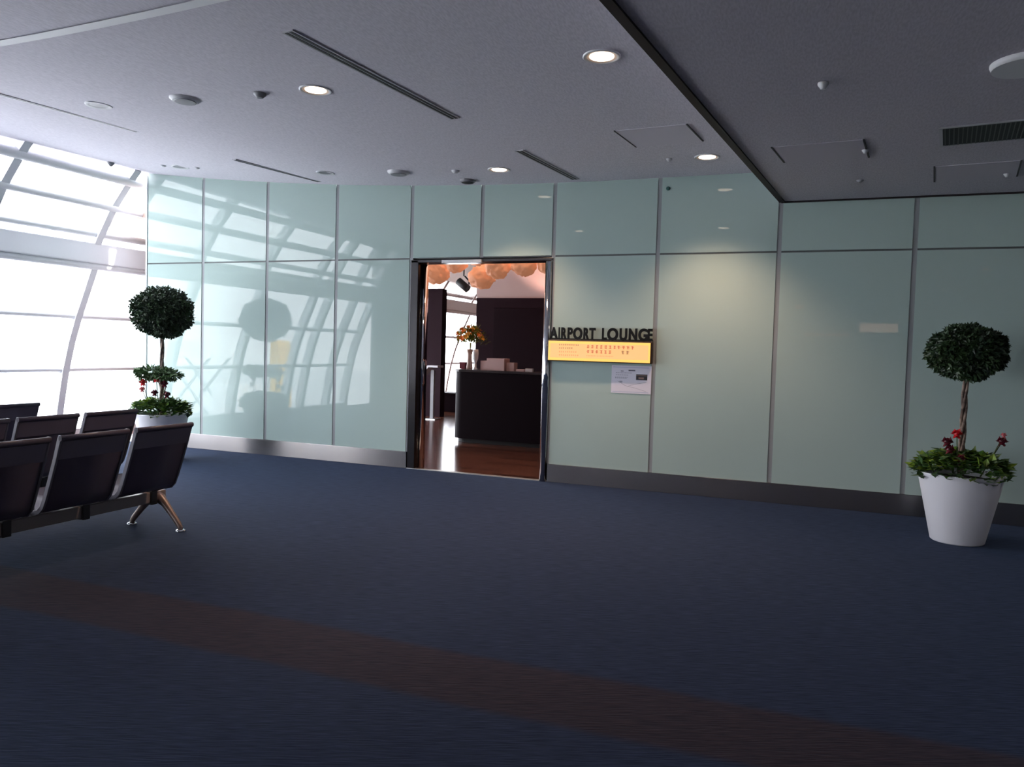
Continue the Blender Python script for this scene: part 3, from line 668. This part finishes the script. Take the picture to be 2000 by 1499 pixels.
# ------------------------------------------------------------------ potted topiaries
def foliage_ball(mbx, c, rx, rz, n_, L, W, rnd, mi=0):
    for k in range(n_):
        z = rnd.uniform(-1, 1); t = rnd.uniform(0, 2*math.pi); s_ = math.sqrt(1-z*z)
        nrm = Vector((s_*math.cos(t), s_*math.sin(t), z)); lump = .90+.13*noise.noise(nrm*2.3+Vector(c)) + rnd.uniform(-.07, .05)
        p = Vector(c)+Vector((nrm.x*rx, nrm.y*rx, nrm.z*rz))*lump
        d = nrm*rnd.uniform(.3, .9) + Vector((rnd.uniform(-1, 1), rnd.uniform(-1, 1), rnd.uniform(-1, .5)))*.8
        mbx.leaf(p, d, nrm+Vector((.01, .02, .03)), L*rnd.uniform(.7, 1.2), W*rnd.uniform(.7, 1.2), mi)
def topiary(name, loc, label, seed, rx, rz, zc_, trunk_lean, flowers, extra_cluster=False, sprawl=1.0):
    rnd = random.Random(seed)
    rt = root(name, loc, label, 'potted plant', 'potted topiaries in white pots')
    m_ = MB(); m_.lathe([(.0, .0), (.178, .0), (.188, .008), (.297, .525), (.302, .535), (.296, .538), (.282, .50), (.27, .47)], n_=64, close=False); m_.build('pot', 'pot', rt)
    m_ = MB(); m_.lathe([(.0001, .50), (.20, .495), (.283, .482)], n_=40, close=False); m_.build('soil', 'soil', rt)
    # twisted trunk of three stems
    ztop = zc_-rz*.55
    for k in range(3):
        pts = []
        for i in range(36):
            t = i/35; a = 2*math.pi*k/3 + t*9.5; r_ = .014
            pts.append((trunk_lean*(t-1)*-1+math.cos(a)*r_-trunk_lean, math.sin(a)*r_, .48+(ztop-.48)*t))
        m_ = MB(); m_.tube(pts, [.013-.003*i/35 for i in range(36)], 8); m_.build('trunk', 'bark', rt)
    # crown : dark core and leaves
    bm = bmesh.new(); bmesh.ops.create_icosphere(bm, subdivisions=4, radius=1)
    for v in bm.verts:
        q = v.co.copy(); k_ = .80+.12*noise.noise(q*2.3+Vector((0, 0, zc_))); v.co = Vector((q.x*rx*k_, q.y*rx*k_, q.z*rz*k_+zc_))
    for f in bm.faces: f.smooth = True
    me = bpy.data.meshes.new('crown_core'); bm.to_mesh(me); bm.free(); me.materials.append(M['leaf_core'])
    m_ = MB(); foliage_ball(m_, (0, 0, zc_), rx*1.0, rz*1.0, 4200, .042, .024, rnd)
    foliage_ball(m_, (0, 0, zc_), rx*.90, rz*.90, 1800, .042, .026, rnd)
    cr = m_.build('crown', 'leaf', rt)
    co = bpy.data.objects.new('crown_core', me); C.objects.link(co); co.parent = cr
    # underplanting : broad leaves spilling over the rim
    m_ = MB()
    for k in range(820):
        t = rnd.uniform(0, 2*math.pi); rr = math.sqrt(rnd.uniform(0, 1))*.335*sprawl; zz = .53+.13*(1-(rr/.40)**2)+rnd.uniform(-.04, .05)
        if rr > .30: zz -= rnd.uniform(0, .055)
        p = Vector((math.cos(t)*rr, math.sin(t)*rr, zz)); d = Vector((math.cos(t), math.sin(t), .1))*rnd.uniform(.4, 1)+Vector((rnd.uniform(-.7, .7), rnd.uniform(-.7, .7), rnd.uniform(-.25, .45)))
        m_.leaf(p-d.normalized()*.03, d, Vector((rnd.uniform(-.4, .4), rnd.uniform(-.4, .4), 1)), rnd.uniform(.06, .105), rnd.uniform(.042, .07), 0 if rnd.random() < .55 else 1, .18)
    m_.build('underplanting', ['leaf_bright', 'leaf_mid'], rt)
    # flowers on stems
    for (fx, fy, fz, mt, sz) in flowers:
        s_ = MB(); s_.tube([(fx*.5, fy*.5, .52), (fx*.8, fy*.8, .52+(fz-.52)*.6), (fx, fy, fz)], .004, 6); fl = s_.build('flower_stem', 'stem', rt)
        f_ = MB(); c_ = Vector((fx, fy, fz))
        for q in range(14):
            tt = q*2.4+fx*9; d = Vector((math.cos(tt), math.sin(tt), (.1, .5, 1.1, 2.2)[q % 4]))
            f_.leaf(c_, d, Vector((math.cos(tt), math.sin(tt), .3)), sz*.95, sz*1.0, 0, .25)
        for q in range(4):
            tt = q*math.pi/2+.4; f_.leaf(c_-Vector((0, 0, .01)), Vector((math.cos(tt), math.sin(tt), -.8)), Vector((0, 0, 1)), sz*.8, sz*.6, 0, .2)
        f_.lathe([(.001, -sz*.5), (sz*.3, -sz*.35), (sz*.48, 0), (sz*.42, sz*.35), (sz*.2, sz*.6), (.001, sz*.66)], (fx, fy, fz), 12, close=False)
        f_.build('flower', mt, fl)
    if extra_cluster:
        m_ = MB(); foliage_ball(m_, (-.10, 0, 1.0), .21, .05, 520, .07, .03, rnd); foliage_ball(m_, (.12, -.02, .985), .13, .04, 240, .06, .028, rnd)
        m_.build('low_branch_foliage', 'leaf_mid', rt)
        m_ = MB(); m_.tube([(.02, 0, .70), (-.04, 0, .88), (-.11, 0, .99)], .006, 6); m_.tube([(.03, 0, .74), (.07, 0, .88), (.12, -.02, .97)], .006, 6); m_.build('side_branch', 'bark', rt)
    return rt
topiary('topiary_tree', (1.085, 6.81, 0), 'ball topiary in white pot standing alone at the right, against the glass', 21, .275, .215, 1.475, .0,
        [(-.06, -.14, .845, 'red', .050), (-.115, -.10, .775, 'dark_red', .055), (-.10, -.12, .72, 'dark_red', .05), (-.03, -.18, .66, 'dark_red', .05), (.255, -.05, .80, 'dark_red', .05), (.262, -.06, .85, 'pink', .028)])
topiary('topiary_tree', (-7.05, 6.80, 0), 'ball topiary in white pot behind the seats, by the windows', 8, .34, .30, 1.71, .0,
        [(.02, -.10, .94, 'red', .07), (-.24, -.05, .88, 'red', .06), (-.26, -.04, .80, 'pink', .045), (.14, -.10, .88, 'dark_red', .055), (.20, -.12, .76, 'dark_red', .055), (.08, -.18, .78, 'dark_red', .05)], True, .95)

# ------------------------------------------------------------------ outside
mb = MB(); mb.box(-160, -9.95, -120, 160, -4.3, -4.0); tag(mb.build('airport_apron', 'apron'), 'pale concrete airport apron outside below the windows', 'ground')
tr_ = root('catering_truck', (-33.7, -19.8, -4), 'white raised-box truck outside, mirrored at the left of the glass wall', 'truck')
mb = MB(); mb.box(-1.9, 1.8, -1.2, 1.2, 4.36, 5.38); mb.build('cargo_box', 'veh_white', tr_, bevel=.05)
mb = MB(); mb.prism([(2.1, .7), (4.0, .7), (4.0, 1.9), (3.6, 2.9), (2.1, 2.9)], -1.15, 1.15); mb.build('cab', 'veh_white', tr_, bevel=.05)
mb = MB(); mb.box(-2.6, 4.0, -.9, .9, .6, .95); mb.build('chassis', 'grey_fit', tr_)
for s_ in (-1, 1):
    mb = MB(); mb.tube([(-1.7, s_*.8, .9), (1.6, s_*.8, 4.4)], .09, 8); mb.build('lift_arm', 'grey_fit', tr_)
    mb = MB(); mb.tube([(1.6, s_*.7, .9), (-1.7, s_*.7, 4.4)], .09, 8); mb.build('lift_arm', 'grey_fit', tr_)
for wx in (-2, -.8, 3.0):
    for wy in (-1.05, 1.05):
        mb = MB(); mb.tube([(wx, wy-.15, .5), (wx, wy+.15, .5)], .5, 20); mb.build('wheel', 'rubber', tr_)
yl = root('service_lift', (-27.6, -19.6, -4), 'yellow service lift outside, mirrored in the glass wall below the ball topiary', 'lift')
mb = MB(); mb.box(-1.1, 1.1, -.8, .8, .5, 1.6); mb.build('body', 'veh_yellow', yl, bevel=.05)
mb = MB(); mb.prism([(-.35, 1.6), (.35, 1.6), (.3, 4.6), (.15, 5.5), (-.35, 5.5), (-.4, 4.4)], -.5, .5); mb.build('mast', 'veh_yellow', yl, bevel=.03)
for wx in (-.7, .7):
    for wy in (-.7, .7):
        mb = MB(); mb.tube([(wx, wy-.12, .4), (wx, wy+.12, .4)], .4, 16); mb.build('wheel', 'rubber', yl)

# lit panels in the hall behind the viewer (they mirror in the glass)
for (x0, x1, z0, z1, lb) in ((1.1, 2.05, 2.14, 2.38, 'warm lit panel on a stand far behind, mirrored in the glass wall'), (-.35, .85, 2.03, 2.07, 'thin warm light strip far behind, mirrored in the glass wall'),
                             (-.62, -.40, 2.79, 2.845, 'small lit sign under the soffit far behind')):
    rt = root('lit_panel', ((x0+x1)/2, -8.0, 0), lb, 'lit panel'); h = (x1-x0)/2
    mb = MB(); mb.box(-h, h, 0, .05, z0, z1); mb.build('face', 'warm_panel', rt)
    mb = MB(); mb.box(-h, h, -.1, 0, z0-.02, min(z1+.02, ZS)); mb.build('case', 'grey_fit', rt)
    for s_ in (-1, 1): mb = MB(); mb.box(s_*h*.9-.02, s_*h*.9+.02, -.09, -.05, 0, z0); mb.build('post', 'grey_fit', rt)
for k, (x, y) in enumerate(((2.4, 1.5), (2.4, -2.5), (4.6, -.5), (.2, -3.5), (4.8, 4.2), (3.9, 6.4))):  # unseen downlights added as fill to brighten the right side
    dup(d0, (x, y, ZS), 'added fill downlight in the soffit outside the view'); spot(x, y, ZS, 130, (1, .9, .82), size=R(125))

# ------------------------------------------------------------------ light
w = bpy.data.worlds.new('sky'); sc.world = w; w.use_nodes = True; n, l = w.node_tree.nodes, w.node_tree.links
bg = n['Background']; bg.inputs['Strength'].default_value = 12.0
tc = n.new('ShaderNodeTexCoord'); sp = n.new('ShaderNodeSeparateXYZ'); rp = n.new('ShaderNodeValToRGB')
l.new(tc.outputs['Generated'], sp.inputs[0]); l.new(sp.outputs['Z'], rp.inputs['Fac']); l.new(rp.outputs[0], bg.inputs['Color'])
rp.color_ramp.elements[0].color = (.93, .94, 1, 1); rp.color_ramp.elements[1].color = (.82, .88, 1, 1)
sn = bpy.data.lights.new('sun', 'SUN'); sn.energy = 20; sn.angle = R(2); sn.color = (1, .97, .92)
o = bpy.data.objects.new('sun', sn); C.objects.link(o); o.rotation_euler = (0, R(38), R(20))
def area(name, loc, rot, sx, sy, portal=True):
    a = bpy.data.lights.new(name, 'AREA'); a.shape = 'RECTANGLE'; a.size = sx; a.size_y = sy; a.energy = 1
    o = bpy.data.objects.new(name, a); C.objects.link(o); o.location = loc; o.rotation_euler = rot
    if portal: a.cycles.is_portal = True
    return o
area('window_portal', (-9.92, 4.4, 1.85), (0, R(-90), 0), 3.9, 7.4)
area('rear_window_portal', (-9.92, -6.45, 1.85), (0, R(-90), 0), 3.9, 10.2)
area('lounge_portal', (-9.92, 17.0, 1.6), (0, R(-90), 0), 3.2, 16)
pl = bpy.data.lights.new('lounge_lamp', 'AREA'); pl.shape = 'RECTANGLE'; pl.size = 2.2; pl.size_y = 1.5; pl.energy = 14; pl.color = (1, .62, .42)
o = bpy.data.objects.new('lounge_lamp', pl); C.objects.link(o); o.location = (-3.9, 9.8, 3.03)
for (x, y) in ((-4.3, 8.75), (-3.4, 8.75)):
    spot(x, y, 3.03, 10, (1, .62, .42), R(140)); 
wl = bpy.data.lights.new('lounge_wall_wash', 'SPOT'); wl.energy = 40; wl.color = (1, .62, .5); wl.spot_size = R(100); wl.shadow_soft_size = .1
o = bpy.data.objects.new('lounge_wall_wash', wl); C.objects.link(o); o.location = (-4.0, 11.3, 2.3); o.rotation_euler = (R(142), 0, 0)

# ------------------------------------------------------------------ camera
F, PI_, RO, YA = 1500., R(2.588), R(1.6245), R(21.5)
cp, sp_2 = math.cos(PI_), math.sin(PI_)
fwd = Vector((0, cp, -sp_2)); rgt = Vector((1, 0, 0)); up = rgt.cross(fwd)
cr, sr = math.cos(RO), math.sin(RO)
r2 = rgt*cr+up*sr; u2 = up*cr-rgt*sr
Rz = Matrix.Rotation(YA, 3, 'Z'); fwd, r2, u2 = Rz@fwd, Rz@r2, Rz@u2
cam = bpy.data.cameras.new('camera'); cam.sensor_width = 36; cam.lens = F/2000*36; cam.clip_start = .05; cam.clip_end = 400
co = bpy.data.objects.new('camera', cam); C.objects.link(co)
m4 = Matrix((r2, u2, -fwd)).transposed().to_4x4(); m4.translation = Vector((0, 0, 1.4)); co.matrix_world = m4
sc.camera = co
sc.view_settings.view_transform = 'Standard'; sc.view_settings.look = 'None'; sc.view_settings.gamma = 1; sc.view_settings.use_curve_mapping = False
sc.view_settings.exposure = 0.0
sc.cycles.use_denoising = True
sc.cycles.max_bounces = 8; sc.cycles.diffuse_bounces = 5; sc.cycles.glossy_bounces = 4; sc.cycles.transparent_max_bounces = 12
sc.cycles.sample_clamp_indirect = 6
